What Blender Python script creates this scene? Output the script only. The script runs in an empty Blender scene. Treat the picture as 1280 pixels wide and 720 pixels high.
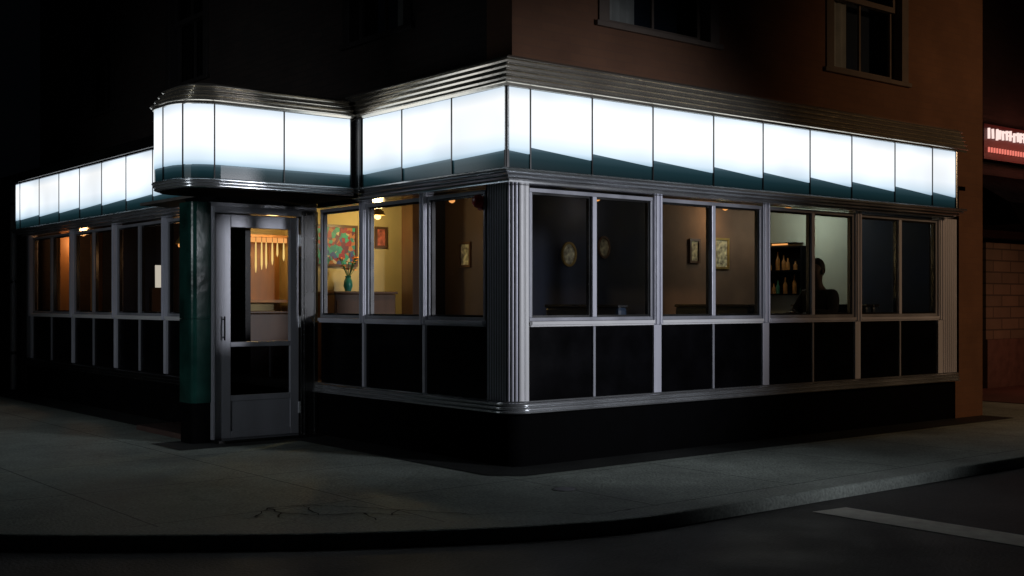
import bpy, bmesh, math, random
from mathutils import Vector
random.seed(7)
C = bpy.context.scene.collection
scn = bpy.context.scene
scn.view_settings.view_transform = 'Standard'
scn.view_settings.look = 'None'
scn.view_settings.exposure = 0

# ------------------------------------------------------------------ materials
def nodes(name):
    m = bpy.data.materials.new(name); m.use_nodes = True
    nt = m.node_tree; nt.nodes.clear()
    out = nt.nodes.new('ShaderNodeOutputMaterial')
    return m, nt, out

def mat(name, col, rough=.5, metal=0., var=.25, scale=6., bump=0., bscale=60., col2=None, spec=.5, stretch=(1,1,1), rvar=.15):
    m, nt, out = nodes(name); N = nt.nodes; L = nt.links
    p = N.new('ShaderNodeBsdfPrincipled'); L.new(p.outputs[0], out.inputs[0])
    p.inputs['Metallic'].default_value = metal
    p.inputs['Specular IOR Level'].default_value = spec
    tc = N.new('ShaderNodeTexCoord'); mp = N.new('ShaderNodeMapping'); mp.inputs['Scale'].default_value = stretch
    L.new(tc.outputs['Object'], mp.inputs[0])
    n = N.new('ShaderNodeTexNoise'); n.inputs['Scale'].default_value = scale; n.inputs['Detail'].default_value = 6
    L.new(mp.outputs[0], n.inputs['Vector'])
    r = N.new('ShaderNodeValToRGB'); r.color_ramp.elements[0].position = .3; r.color_ramp.elements[1].position = .7
    a = [c*(1-var) for c in col]; b = [min(1, c*(1+var)) for c in (col2 or col)]
    r.color_ramp.elements[0].color = (*a, 1); r.color_ramp.elements[1].color = (*b, 1)
    L.new(n.outputs['Fac'], r.inputs[0]); L.new(r.outputs[0], p.inputs['Base Color'])
    mr = N.new('ShaderNodeMapRange'); mr.inputs['From Min'].default_value = .3; mr.inputs['From Max'].default_value = .7
    mr.inputs['To Min'].default_value = max(.02, rough-rvar*rough); mr.inputs['To Max'].default_value = min(1, rough+rvar*rough)
    L.new(n.outputs['Fac'], mr.inputs[0]); L.new(mr.outputs[0], p.inputs['Roughness'])
    if bump:
        n2 = N.new('ShaderNodeTexNoise'); n2.inputs['Scale'].default_value = bscale; n2.inputs['Detail'].default_value = 4
        L.new(mp.outputs[0], n2.inputs['Vector'])
        bp = N.new('ShaderNodeBump'); bp.inputs['Strength'].default_value = bump; bp.inputs['Distance'].default_value = .02
        L.new(n2.outputs['Fac'], bp.inputs['Height']); L.new(bp.outputs[0], p.inputs['Normal'])
    return m

def emis(name, col, s):
    m, nt, out = nodes(name)
    e = nt.nodes.new('ShaderNodeEmission'); e.inputs[0].default_value = (*col, 1); e.inputs[1].default_value = s
    nt.links.new(e.outputs[0], out.inputs[0]); return m

def panel_mat():
    m, nt, out = nodes('lit_white_acrylic'); N = nt.nodes; L = nt.links
    tc = N.new('ShaderNodeTexCoord'); sp = N.new('ShaderNodeSeparateXYZ'); L.new(tc.outputs['Generated'], sp.inputs[0])
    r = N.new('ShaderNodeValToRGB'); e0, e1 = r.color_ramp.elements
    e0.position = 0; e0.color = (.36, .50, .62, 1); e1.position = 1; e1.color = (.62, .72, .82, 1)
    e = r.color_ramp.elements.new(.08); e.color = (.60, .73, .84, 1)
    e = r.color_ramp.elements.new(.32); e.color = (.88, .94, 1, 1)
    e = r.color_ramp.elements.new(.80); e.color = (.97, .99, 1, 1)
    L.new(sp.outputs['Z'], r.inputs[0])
    n = N.new('ShaderNodeTexNoise'); n.inputs['Scale'].default_value = .9; L.new(tc.outputs['Object'], n.inputs['Vector'])
    mr = N.new('ShaderNodeMapRange'); mr.inputs['To Min'].default_value = .94; mr.inputs['To Max'].default_value = 1.3
    mr.inputs['From Min'].default_value = .3; mr.inputs['From Max'].default_value = .7
    L.new(n.outputs['Fac'], mr.inputs[0])
    em = N.new('ShaderNodeEmission'); L.new(r.outputs[0], em.inputs[0]); L.new(mr.outputs[0], em.inputs[1])
    L.new(em.outputs[0], out.inputs[0]); return m

def teal_mat():
    m, nt, out = nodes('teal_sign_glass'); N = nt.nodes; L = nt.links
    p = N.new('ShaderNodeBsdfPrincipled'); L.new(p.outputs[0], out.inputs[0])
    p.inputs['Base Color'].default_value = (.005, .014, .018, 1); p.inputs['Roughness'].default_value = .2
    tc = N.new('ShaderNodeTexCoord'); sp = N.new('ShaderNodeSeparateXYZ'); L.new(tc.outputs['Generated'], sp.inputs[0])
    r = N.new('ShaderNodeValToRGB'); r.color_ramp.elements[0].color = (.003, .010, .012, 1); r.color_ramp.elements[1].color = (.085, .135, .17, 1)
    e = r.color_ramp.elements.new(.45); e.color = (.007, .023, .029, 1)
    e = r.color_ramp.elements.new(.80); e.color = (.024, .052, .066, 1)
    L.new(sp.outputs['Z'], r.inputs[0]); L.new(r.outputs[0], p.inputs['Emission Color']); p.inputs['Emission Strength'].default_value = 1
    return m

def poster_mat():
    m, nt, out = nodes('colourful_print'); N = nt.nodes; L = nt.links
    p = N.new('ShaderNodeBsdfPrincipled'); L.new(p.outputs[0], out.inputs[0]); p.inputs['Roughness'].default_value = .5
    tc = N.new('ShaderNodeTexCoord'); v = N.new('ShaderNodeTexVoronoi'); v.inputs['Scale'].default_value = 22; L.new(tc.outputs['Object'], v.inputs['Vector'])
    sp = N.new('ShaderNodeSeparateXYZ'); L.new(v.outputs['Color'], sp.inputs[0])
    r = N.new('ShaderNodeValToRGB'); r.color_ramp.interpolation = 'CONSTANT'
    r.color_ramp.elements[0].color = (.28,.03,.03,1); r.color_ramp.elements[1].position = .22; r.color_ramp.elements[1].color = (.12,.03,.05,1)
    for pos, c in ((.36,(.03,.30,.20,1)),(.56,(.40,.15,.05,1)),(.66,(.03,.20,.17,1)),(.86,(.5,.42,.24,1)),(.93,(.05,.08,.2,1))):
        e = r.color_ramp.elements.new(pos); e.color = c
    L.new(sp.outputs['X'], r.inputs[0]); L.new(r.outputs[0], p.inputs['Base Color']); return m

def glass_mat(name, tint=(1,1,1)):
    m, nt, out = nodes(name); N = nt.nodes; L = nt.links
    t = N.new('ShaderNodeBsdfTransparent'); t.inputs[0].default_value = (*tint, 1)
    g = N.new('ShaderNodeBsdfGlossy'); g.inputs['Roughness'].default_value = .03
    lw = N.new('ShaderNodeLayerWeight'); lw.inputs[0].default_value = .5
    pw = N.new('ShaderNodeMath'); pw.operation = 'POWER'; pw.inputs[1].default_value = 4.5; L.new(lw.outputs['Facing'], pw.inputs[0])
    ma = N.new('ShaderNodeMath'); ma.operation = 'MULTIPLY_ADD'; ma.inputs[1].default_value = .9; ma.inputs[2].default_value = .06; L.new(pw.outputs[0], ma.inputs[0])
    mx = N.new('ShaderNodeMixShader'); L.new(ma.outputs[0], mx.inputs[0]); L.new(t.outputs[0], mx.inputs[1]); L.new(g.outputs[0], mx.inputs[2])
    L.new(mx.outputs[0], out.inputs[0]); return m

def brick_mat(name, c1, c2, mortar, sx=.22, sy=.075, bump=.5, msize=.006):
    m, nt, out = nodes(name); N = nt.nodes; L = nt.links
    p = N.new('ShaderNodeBsdfPrincipled'); L.new(p.outputs[0], out.inputs[0]); p.inputs['Roughness'].default_value = .85
    tc = N.new('ShaderNodeTexCoord'); sp = N.new('ShaderNodeSeparateXYZ'); L.new(tc.outputs['Object'], sp.inputs[0])
    ad = N.new('ShaderNodeMath'); ad.operation = 'ADD'; L.new(sp.outputs['X'], ad.inputs[0]); L.new(sp.outputs['Y'], ad.inputs[1])
    cb = N.new('ShaderNodeCombineXYZ'); L.new(ad.outputs[0], cb.inputs['X']); L.new(sp.outputs['Z'], cb.inputs['Y'])
    b = N.new('ShaderNodeTexBrick'); L.new(cb.outputs[0], b.inputs['Vector'])
    b.inputs['Scale'].default_value = 1; b.inputs['Brick Width'].default_value = sx; b.inputs['Row Height'].default_value = sy
    b.inputs['Mortar Size'].default_value = msize; b.inputs['Mortar Smooth'].default_value = .3
    b.inputs['Color1'].default_value = (*c1, 1); b.inputs['Color2'].default_value = (*c2, 1); b.inputs['Mortar'].default_value = (*mortar, 1)
    n = N.new('ShaderNodeTexNoise'); n.inputs['Scale'].default_value = 1.3; n.inputs['Detail'].default_value = 6
    L.new(tc.outputs['Object'], n.inputs['Vector'])
    mr = N.new('ShaderNodeMapRange'); mr.inputs['To Min'].default_value = .45; mr.inputs['To Max'].default_value = 1.3; L.new(n.outputs['Fac'], mr.inputs[0])
    mx = N.new('ShaderNodeVectorMath'); mx.operation = 'SCALE'; L.new(b.outputs['Color'], mx.inputs[0]); L.new(mr.outputs[0], mx.inputs['Scale'])
    L.new(mx.outputs[0], p.inputs['Base Color'])
    bp = N.new('ShaderNodeBump'); bp.invert = True; bp.inputs['Strength'].default_value = bump; bp.inputs['Distance'].default_value = .01
    L.new(b.outputs['Fac'], bp.inputs['Height']); L.new(bp.outputs[0], p.inputs['Normal'])
    return m

def pavement_mat(name, base, joint=1.5, dark=.35, cracks=True):
    m, nt, out = nodes(name); N = nt.nodes; L = nt.links
    p = N.new('ShaderNodeBsdfPrincipled'); L.new(p.outputs[0], out.inputs[0])
    tc = N.new('ShaderNodeTexCoord')
    n1 = N.new('ShaderNodeTexNoise'); n1.inputs['Scale'].default_value = .9; n1.inputs['Detail'].default_value = 8; n1.inputs['Roughness'].default_value = .65
    n2 = N.new('ShaderNodeTexNoise'); n2.inputs['Scale'].default_value = 45; n2.inputs['Detail'].default_value = 3
    L.new(tc.outputs['Object'], n1.inputs['Vector']); L.new(tc.outputs['Object'], n2.inputs['Vector'])
    m1 = N.new('ShaderNodeMapRange'); m1.inputs['From Min'].default_value = .3; m1.inputs['From Max'].default_value = .7; m1.inputs['To Min'].default_value = .5; m1.inputs['To Max'].default_value = 1.25; L.new(n1.outputs['Fac'], m1.inputs[0])
    m2 = N.new('ShaderNodeMapRange'); m2.inputs['From Min'].default_value = .3; m2.inputs['From Max'].default_value = .7; m2.inputs['To Min'].default_value = .7; m2.inputs['To Max'].default_value = 1.25; L.new(n2.outputs['Fac'], m2.inputs[0])
    mu = N.new('ShaderNodeMath'); mu.operation = 'MULTIPLY'; L.new(m1.outputs[0], mu.inputs[0]); L.new(m2.outputs[0], mu.inputs[1])
    last = mu
    if joint:
        b = N.new('ShaderNodeTexBrick'); b.offset = 0; b.inputs['Scale'].default_value = 1; b.inputs['Brick Width'].default_value = joint; b.inputs['Row Height'].default_value = joint
        b.inputs['Mortar Size'].default_value = .008; b.inputs['Mortar Smooth'].default_value = .2
        mp = N.new('ShaderNodeMapping'); mp.inputs['Location'].default_value = (.35, .52, 0); L.new(tc.outputs['Object'], mp.inputs[0]); L.new(mp.outputs[0], b.inputs['Vector'])
        m3 = N.new('ShaderNodeMapRange'); m3.inputs['To Min'].default_value = 1; m3.inputs['To Max'].default_value = dark; L.new(b.outputs['Fac'], m3.inputs[0])
        mu2 = N.new('ShaderNodeMath'); mu2.operation = 'MULTIPLY'; L.new(last.outputs[0], mu2.inputs[0]); L.new(m3.outputs[0], mu2.inputs[1]); last = mu2
    if cracks:
        nd = N.new('ShaderNodeTexNoise'); nd.inputs['Scale'].default_value = 3; nd.inputs['Detail'].default_value = 5; L.new(tc.outputs['Object'], nd.inputs['Vector'])
        mxv = N.new('ShaderNodeMix'); mxv.data_type = 'VECTOR'; mxv.inputs[0].default_value = .25
        L.new(tc.outputs['Object'], mxv.inputs[4]); L.new(nd.outputs['Color'], mxv.inputs[5])
        v = N.new('ShaderNodeTexVoronoi'); v.feature = 'DISTANCE_TO_EDGE'; v.inputs['Scale'].default_value = .8; L.new(mxv.outputs[1], v.inputs['Vector'])
        m4 = N.new('ShaderNodeMapRange'); m4.inputs['From Min'].default_value = 0; m4.inputs['From Max'].default_value = .008; m4.inputs['To Min'].default_value = .82; m4.inputs['To Max'].default_value = 1; L.new(v.outputs['Distance'], m4.inputs[0])
        mu3 = N.new('ShaderNodeMath'); mu3.operation = 'MULTIPLY'; L.new(last.outputs[0], mu3.inputs[0]); L.new(m4.outputs[0], mu3.inputs[1]); last = mu3
    sc = N.new('ShaderNodeVectorMath'); sc.operation = 'SCALE'; sc.inputs[0].default_value = base; L.new(last.outputs[0], sc.inputs['Scale'])
    L.new(sc.outputs[0], p.inputs['Base Color'])
    m5 = N.new('ShaderNodeMapRange'); m5.inputs['From Min'].default_value = .3; m5.inputs['From Max'].default_value = .7; m5.inputs['To Min'].default_value = .5; m5.inputs['To Max'].default_value = .85; L.new(n1.outputs['Fac'], m5.inputs[0]); L.new(m5.outputs[0], p.inputs['Roughness'])
    bp = N.new('ShaderNodeBump'); bp.inputs['Strength'].default_value = .6; bp.inputs['Distance'].default_value = .01; L.new(n2.outputs['Fac'], bp.inputs['Height']); L.new(bp.outputs[0], p.inputs['Normal'])
    return m

M = dict(
 alu=mat('brushed_aluminium', (.76,.77,.87), .33, .12, .12, 3, .04, 90, stretch=(1,1,.15)),
 bright=mat('lit_aluminium', (.97,.97,1.0), .33, .0, .04, 3, .04, 90, stretch=(1,1,.15)),  # lit look of corner ribs and sills put into the colour
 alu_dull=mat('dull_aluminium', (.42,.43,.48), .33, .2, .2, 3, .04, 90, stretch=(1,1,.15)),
 steel=mat('polished_steel', (.80,.82,.84), .2, .88, .1, 1.5, .12, 3.5),
 chrome=mat('cornice_chrome', (.92,.85,.74), .2, .88, .12, 1.2, .18, 3.0),
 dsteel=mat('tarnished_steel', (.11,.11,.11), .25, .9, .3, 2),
 enamel=mat('black_enamel', (.003,.003,.004), .25, 0, .5, 3, .02, 12, spec=.12),
 black=mat('black_paint', (.003,.003,.0035), .9, 0, .4, 5, spec=.05),
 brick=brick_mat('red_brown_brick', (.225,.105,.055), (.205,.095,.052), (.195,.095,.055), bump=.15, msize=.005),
 dbrick=brick_mat('dark_shaded_brick', (.04,.028,.024), (.03,.022,.02), (.026,.022,.02)),  # dbrick: same brick on the left face, shade put into colour
 block=brick_mat('pale_block', (.17,.13,.095), (.13,.105,.08), (.06,.05,.04), .55, .19, .4, .014),
 trim=mat('cream_trim_paint', (.16,.12,.095), .6, 0, .2, 5, .1), curtain=mat('pale_curtain', (.75,.66,.58), .9, 0, .15, 5),
 dtrim=mat('shaded_trim_paint', (.025,.022,.022), .6, 0, .15, 5, .1),  # trim of the unlit left face, shade put into its colour
 panel=panel_mat(), teal=teal_mat(), poster=poster_mat(), glass=glass_mat('window_glass', (.86,.9,.92)),
 glass_dark=glass_mat('dark_window_glass', (.3,.34,.4)), glass_black=glass_mat('smoked_door_glass', (.03,.03,.035)),
 tealglass=mat('green_structural_glass', (.009,.044,.036), .16, 0, .8, 2.2, .3, 2.6, spec=.10),
 pave=pavement_mat('sidewalk_concrete', (.40,.46,.41)), kerb=pavement_mat('kerb_granite', (.40,.45,.41), 0, cracks=False),
 base_shade=pavement_mat('base_shadow_paving', (.034,.038,.036), 0, cracks=False),  # shadow colour for the strip at the wall foot
 asphalt=pavement_mat('asphalt', (.066,.062,.06), 0), paint=mat('worn_road_paint', (.92,.86,.76), .7, 0, .15, 9, .2, 60),
 redpave=brick_mat('red_paving', (.30,.11,.08), (.25,.10,.07), (.14,.06,.05), .2, .1),
 wallwarm=mat('yellow_interior_paint', (.58,.46,.22), .8, 0, .18, 1.6), wallbrown=mat('mauve_interior_paint', (.24,.155,.11), .8, 0, .35, 1.4),
 walldim=mat('dim_brown_interior_paint', (.085,.06,.05), .8, 0, .3, 1.4),
 wallgreen=mat('grey_green_interior_paint', (.46,.52,.45), .8, 0, .12, 1.5), walldark=mat('unlit_interior_tone', (.028,.036,.062), .8, 0, .4, 2),  # walldark: unlit gloom and blue-black glass reflections put into colour
 ceil=mat('interior_ceiling', (.12,.11,.10), .9), floor=mat('interior_floor', (.10,.06,.05), .4),
 vinyl=mat('blue_vinyl', (.03,.05,.085), .35, 0, .2, 5), wood=mat('dark_wood', (.10,.05,.025), .4, 0, .35, 4, stretch=(1,1,.2)),
 owood=mat('orange_wood', (.50,.24,.08), .5, 0, .3, 4, stretch=(1,1,.2)),
 red=mat('red_enamel', (.40,.02,.02), .35), cream=mat('cream_paper', (.62,.52,.36), .7, 0, .85, 18), redprint=mat('red_toned_paper', (.45,.12,.08), .7, 0, .7, 18),
 tealp=mat('teal_glaze', (.02,.20,.17), .3), orange=mat('orange_petals', (.9,.3,.04), .6), green=mat('leaf_green', (.05,.18,.05), .6),
 gold=mat('gilt_frame', (.5,.34,.12), .35, .7), bottle=mat('amber_bottle_glass', (.22,.10,.03), .12, 0, .6, 8), bottle2=mat('green_bottle_glass', (.03,.10,.06), .12, 0, .3, 8),
 skin=mat('skin', (.05,.032,.025), .7, 0, .08, 8), cloth=mat('unlit_wool', (.006,.006,.009), .95, 0, .3, 12), hair=mat('unlit_hair', (.006,.005,.005), .8, 0, .3, 30),  # person's colours blackened to hold the unlit silhouette
 lampwarm=emis('warm_lamp_glow', (1,.62,.22), 3.2), lampdim=emis('dim_orange_glow', (1,.42,.12), .9), cardglow=emis('lit_card_glow', (1,.9,.75), .5),
 goldglow=emis('gold_glass_glow', (1,.68,.22), .9),
 neonred=emis('red_neon', (1,.24,.18), .9), neonpink=emis('pink_neon', (1,.74,.68), 1.1), signred=mat('dark_red_sign_board', (.10,.02,.02), .5), basec=mat('stained_base', (.09,.05,.042), .7),
 crack=mat('crack_dirt', (.03,.033,.03), .95), iron=mat('cast_iron', (.20,.22,.20), .6, .1, .3, 20, .2),
)

# ------------------------------------------------------------------ mesh builder
class MB:
    def __init__(s): s.v = []; s.f = []
    def hexa(s, p):
        b = len(s.v); s.v += [tuple(q) for q in p]
        for f in ((0,1,2,3),(7,6,5,4),(0,4,5,1),(1,5,6,2),(2,6,7,3),(3,7,4,0)): s.f.append(tuple(b+i for i in f))
    def box(s, x0,x1,y0,y1,z0,z1):
        s.hexa([(x0,y0,z0),(x1,y0,z0),(x1,y1,z0),(x0,y1,z0),(x0,y0,z1),(x1,y0,z1),(x1,y1,z1),(x0,y1,z1)])
    def fb(s, F, a0,a1,n0,n1,z0,z1):
        s.hexa([F(a0,n0,z0),F(a1,n0,z0),F(a1,n1,z0),F(a0,n1,z0),F(a0,n0,z1),F(a1,n0,z1),F(a1,n1,z1),F(a0,n1,z1)])
    def lathe(s, cx, cy, prof, seg=16, ax='z', F=None):
        b = len(s.v)
        for r, z in prof:
            for i in range(seg):
                t = 2*math.pi*i/seg
                if F: s.v.append(tuple(F(cx+r*math.cos(t), z, cy+r*math.sin(t))))
                else: s.v.append((cx+r*math.cos(t), cy+r*math.sin(t), z))
        for k in range(len(prof)-1):
            for i in range(seg):
                j = (i+1) % seg
                s.f.append((b+k*seg+i, b+k*seg+j, b+(k+1)*seg+j, b+(k+1)*seg+i))
        s.f.append(tuple(b+i for i in range(seg))[::-1]); e = b+(len(prof)-1)*seg
        s.f.append(tuple(e+i for i in range(seg)))
    def tube(s, a, b_, r, seg=8):
        a = Vector(a); b_ = Vector(b_); d = (b_-a).normalized()
        u = d.orthogonal().normalized(); w = d.cross(u); b = len(s.v)
        for q in (a, b_):
            for i in range(seg):
                t = 2*math.pi*i/seg; s.v.append(tuple(q+(u*math.cos(t)+w*math.sin(t))*r))
        for i in range(seg):
            j = (i+1) % seg; s.f.append((b+i, b+j, b+seg+j, b+seg+i))
        s.f.append(tuple(b+i for i in range(seg))[::-1]); s.f.append(tuple(b+seg+i for i in range(seg)))
    def loft(s, rings, close=True, caps=True):
        b = len(s.v); k = len(rings[0])
        for r in rings: s.v += [tuple(q) for q in r]
        for i in range(len(rings)-1):
            for j in range(k if close else k-1):
                j2 = (j+1) % k
                s.f.append((b+i*k+j, b+i*k+j2, b+(i+1)*k+j2, b+(i+1)*k+j))
        if caps and close:
            s.f.append(tuple(b+j for j in range(k))); s.f.append(tuple(b+(len(rings)-1)*k+j for j in range(k))[::-1])
    def build(s, name, m, parent=None, smooth=False, bevel=0, loc=None):
        me = bpy.data.meshes.new(name); me.from_pydata(s.v, [], s.f)
        bm = bmesh.new(); bm.from_mesh(me); bmesh.ops.recalc_face_normals(bm, faces=bm.faces); bm.to_mesh(me); bm.free()
        if smooth:
            for p in me.polygons: p.use_smooth = True
        me.materials.append(m)
        o = bpy.data.objects.new(name, me); C.objects.link(o)
        if parent: o.parent = parent
        if loc: o.location = loc
        if bevel:
            b = o.modifiers.new('bevel', 'BEVEL'); b.width = bevel; b.segments = 2; b.limit_method = 'ANGLE'
        if smooth:
            try:
                me.set_sharp_from_angle(angle=math.radians(40))
            except Exception: pass
        return o

def thing(name, label, cat, loc=(0,0,0), group=None, rz=0):
    o = bpy.data.objects.new(name, None); C.objects.link(o); o.location = loc; o.rotation_euler = (0,0,rz)
    o.empty_display_size = .1
    o['label'] = label; o['category'] = cat
    if group: o['group'] = group
    return o
def tag(o, label, cat, group=None):
    o['label'] = label; o['category'] = cat
    if group: o['group'] = group
    return o
def struct(o): o['kind'] = 'structure'; return o

def face(o, al, out):
    return lambda a, n, z: Vector((o[0]+al[0]*a+out[0]*n, o[1]+al[1]*a+out[1]*n, z))
FR = face((0,0), (1,0), (0,-1))       # right facade
FL = face((0,0), (0,1), (-1,0))       # left facade
FW = face((-.68,0), (0,1), (-1,0))    # far wing
FD = face((0,3.3), (-1,0), (0,-1))    # door wall

def offs(path):
    out = []
    n = len(path)
    for i, p in enumerate(path):
        ns = []
        if i > 0: d = Vector(p)-Vector(path[i-1]); d.normalize(); ns.append(Vector((-d.y, d.x)))
        if i < n-1: d = Vector(path[i+1])-Vector(p); d.normalize(); ns.append(Vector((-d.y, d.x)))
        if len(ns) == 2:
            m = (ns[0]+ns[1]).normalized(); m = m/max(.3, m.dot(ns[0]))
        else: m = ns[0]
        out.append(m)
    return out
def sweep(mb, path, prof):
    of = offs(path)
    mb.loft([[(p[0]+o.x*n, p[1]+o.y*n, z) for n, z in prof] for p, o in zip(path, of)])
def arc(cx, cy, r, a0, a1, k=8):
    return [(cx+r*math.cos(math.radians(a0+(a1-a0)*i/k)), cy+r*math.sin(math.radians(a0+(a1-a0)*i/k))) for i in range(k+1)]
def sub(path, s0, s1, step=None):
    of = offs(path); S = [0]
    for i in range(1, len(path)): S.append(S[-1]+(Vector(path[i])-Vector(path[i-1])).length)
    def at(s):
        for i in range(1, len(path)):
            if s <= S[i]+1e-9 or i == len(path)-1:
                t = (s-S[i-1])/max(1e-9, S[i]-S[i-1]); p = Vector(path[i-1]).lerp(Vector(path[i]), t); o = of[i-1].lerp(of[i], t)
                return p, o, s
    ss = [s0]+[s for s in S if s0+1e-4 < s < s1-1e-4]+[s1]
    return [at(s) for s in ss]
def strip(mb, path, s0, s1, zt, zb, n0, n1):
    rings = []
    for p, o, s in sub(path, s0, s1):
        t = (s-s0)/(s1-s0); a = zt(t); b = zb(t)
        rings.append([(p.x+o.x*n1, p.y+o.y*n1, a), (p.x+o.x*n1, p.y+o.y*n1, b), (p.x+o.x*n0, p.y+o.y*n0, b), (p.x+o.x*n0, p.y+o.y*n0, a)])
    mb.loft(rings)

def holed(mb, F, a0, a1, z0, z1, n0, n1, holes):
    A = sorted({a0, a1, *[h[0] for h in holes], *[h[1] for h in holes]}); Z = sorted({z0, z1, *[h[2] for h in holes], *[h[3] for h in holes]})
    def solid(i, j):
        if i < 0 or j < 0 or i >= len(A)-1 or j >= len(Z)-1: return False
        ca = (A[i]+A[i+1])/2; cz = (Z[j]+Z[j+1])/2
        return not any(h[0] < ca < h[1] and h[2] < cz < h[3] for h in holes)
    def q(*pts):
        b = len(mb.v); mb.v += [tuple(p) for p in pts]; mb.f.append((b, b+1, b+2, b+3))
    for i in range(len(A)-1):
        for j in range(len(Z)-1):
            if not solid(i, j): continue
            x0, x1, y0, y1 = A[i], A[i+1], Z[j], Z[j+1]
            q(F(x0,n1,y0),F(x1,n1,y0),F(x1,n1,y1),F(x0,n1,y1)); q(F(x0,n0,y0),F(x0,n0,y1),F(x1,n0,y1),F(x1,n0,y0))
            if not solid(i-1,j): q(F(x0,n0,y0),F(x0,n1,y0),F(x0,n1,y1),F(x0,n0,y1))
            if not solid(i+1,j): q(F(x1,n0,y0),F(x1,n0,y1),F(x1,n1,y1),F(x1,n1,y0))
            if not solid(i,j-1): q(F(x0,n0,y0),F(x1,n0,y0),F(x1,n1,y0),F(x0,n1,y0))
            if not solid(i,j+1): q(F(x0,n0,y1),F(x0,n1,y1),F(x1,n1,y1),F(x1,n0,y1))

# ------------------------------------------------------------------ ground, road, pavement
RZ = -.09
b = MB(); b.v = [(-200,-200,RZ-.01),(200,-200,RZ-.01),(200,200,RZ-.01),(-200,200,RZ-.01)]; b.f = [(0,1,2,3)]; struct(b.build('ground', M['asphalt']))
b = MB(); b.v = [(-40,-14,RZ),(70,-14,RZ),(70,70,RZ),(-40,70,RZ)]; b.f = [(0,1,2,3)]; struct(b.build('road', M['asphalt']))
ctrl = [(70,-2.33),(20,-2.33),(2,-2.33),(-.45,-2.33),(-1.35,-2.15),(-2.2,-1.75),(-3.04,-1.22),(-4.2,-.29),(-5.3,.95),(-6.15,2.4),(-6.65,4.2),(-6.8,6.2),(-6.8,12),(-6.8,70)]
kp = []
for i in range(len(ctrl)-1):
    if i < 2 or i > len(ctrl)-4: kp.append(ctrl[i]); continue
    p0, p1, p2, p3 = [Vector(ctrl[k]) for k in (i-1, i, i+1, i+2)]
    for k in range(6):
        t = k/6
        q = .5*((2*p1)+(p2-p0)*t+(2*p0-5*p1+4*p2-p3)*t*t+(3*p1-p0-3*p2+p3)*t**3) if i > 2 else p1.lerp(p2, t)
        kp.append((q.x, q.y))
kp.append(ctrl[-1])
b = MB(); sweep(b, kp, [(-.26,0), (-.022,0), (-.008,-.006), (.002,-.02), (.012,-.12), (-.26,-.12)]); struct(b.build('kerb', M['kerb']))
of = offs(kp); top = [(p[0]-.268*o.x, p[1]-.268*o.y) for p, o in zip(kp, of)]+[(70,70)]
b = MB(); n = len(top); b.v = [(x,y,-.005) for x,y in top]+[(x,y,-.12) for x,y in top]
b.f = [tuple(range(n)), tuple(range(2*n-1, n-1, -1))]+[(i,(i+1)%n,n+(i+1)%n,n+i) for i in range(n)]
struct(b.build('sidewalk', M['pave']))
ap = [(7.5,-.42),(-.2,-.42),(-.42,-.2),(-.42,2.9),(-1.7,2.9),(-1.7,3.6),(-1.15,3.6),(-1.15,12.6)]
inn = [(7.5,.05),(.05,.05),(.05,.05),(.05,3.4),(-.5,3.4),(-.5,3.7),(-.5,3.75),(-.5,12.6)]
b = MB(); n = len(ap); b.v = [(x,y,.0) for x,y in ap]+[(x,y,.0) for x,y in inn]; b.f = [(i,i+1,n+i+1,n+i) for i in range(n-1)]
struct(b.build('base_shade_strip', M['base_shade']))  # dark strip standing in for the shadow along the diner base
b = MB(); b.v = [(.66,-2.58,RZ+.005),(.68,-5.6,RZ+.005),(1.02,-5.6,RZ+.005),(1.0,-2.62,RZ+.005)]; b.f = [(0,1,2,3)]; struct(b.build('road_marking', M['paint']))
b = MB(); b.box(9.5,22,-2.0,2.4,-.03,.004); struct(b.build('paved_forecourt', M['redpave']))
def px(x, y, z=0.):
    d = 1480*(1.4-z)/(y-378.); r = (x-640)/1480*d
    return (-6.27+.627*d+.779*r, -7.79+.779*d-.627*r)
b = MB()
def crack(pts, w=.010):
    P_ = [Vector(px(p[0], p[1]+4)) for p in pts]; Q = [P_[0]]
    for i in range(len(P_)-1):
        d = P_[i+1]-P_[i]; k = max(2, int(d.length/.06)); nn = Vector((-d.y, d.x)).normalized()
        for j in range(1, k+1): Q.append(P_[i]+d*j/k+(nn*random.uniform(-.018,.018) if j < k else Vector((0,0))))
    for i in range(len(Q)-1):
        p, q = Q[i], Q[i+1]; d = (q-p).normalized(); nn = Vector((-d.y,d.x))*w*random.uniform(.3,1)
        k = len(b.v); b.v += [(*(p-nn),.001),(*(q-nn),.001),(*(q+nn),.001),(*(p+nn),.001)]; b.f.append((k,k+1,k+2,k+3))
crack([(318,642),(334,631),(380,627),(440,629),(512,634),(560,637),(600,639)])
crack([(334,631),(352,637),(398,640),(455,637),(520,641)]); crack([(380,627),(398,640)], .007); crack([(455,637),(470,646)]); crack([(352,637),(348,643)]); crack([(500,633),(490,640)])
crack([(600,639),(670,635),(740,640),(790,632)], .006)
struct(b.build('pavement_crack', M['crack']))
q = px(706, 611)
t = thing('utility_cover', 'small round metal cover set in the sidewalk before the diner corner', 'cover', (q[0], q[1], 0))
b = MB(); b.lathe(0,0,[(.10,-.01),(.10,-.001),(.09,.0)],24); b.build('rim', M['iron'], t)
b = MB(); b.lathe(0,0,[(.08,-.01),(.08,.001),(.075,.002)],24); b.build('lid', M['alu_dull'], t)

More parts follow.
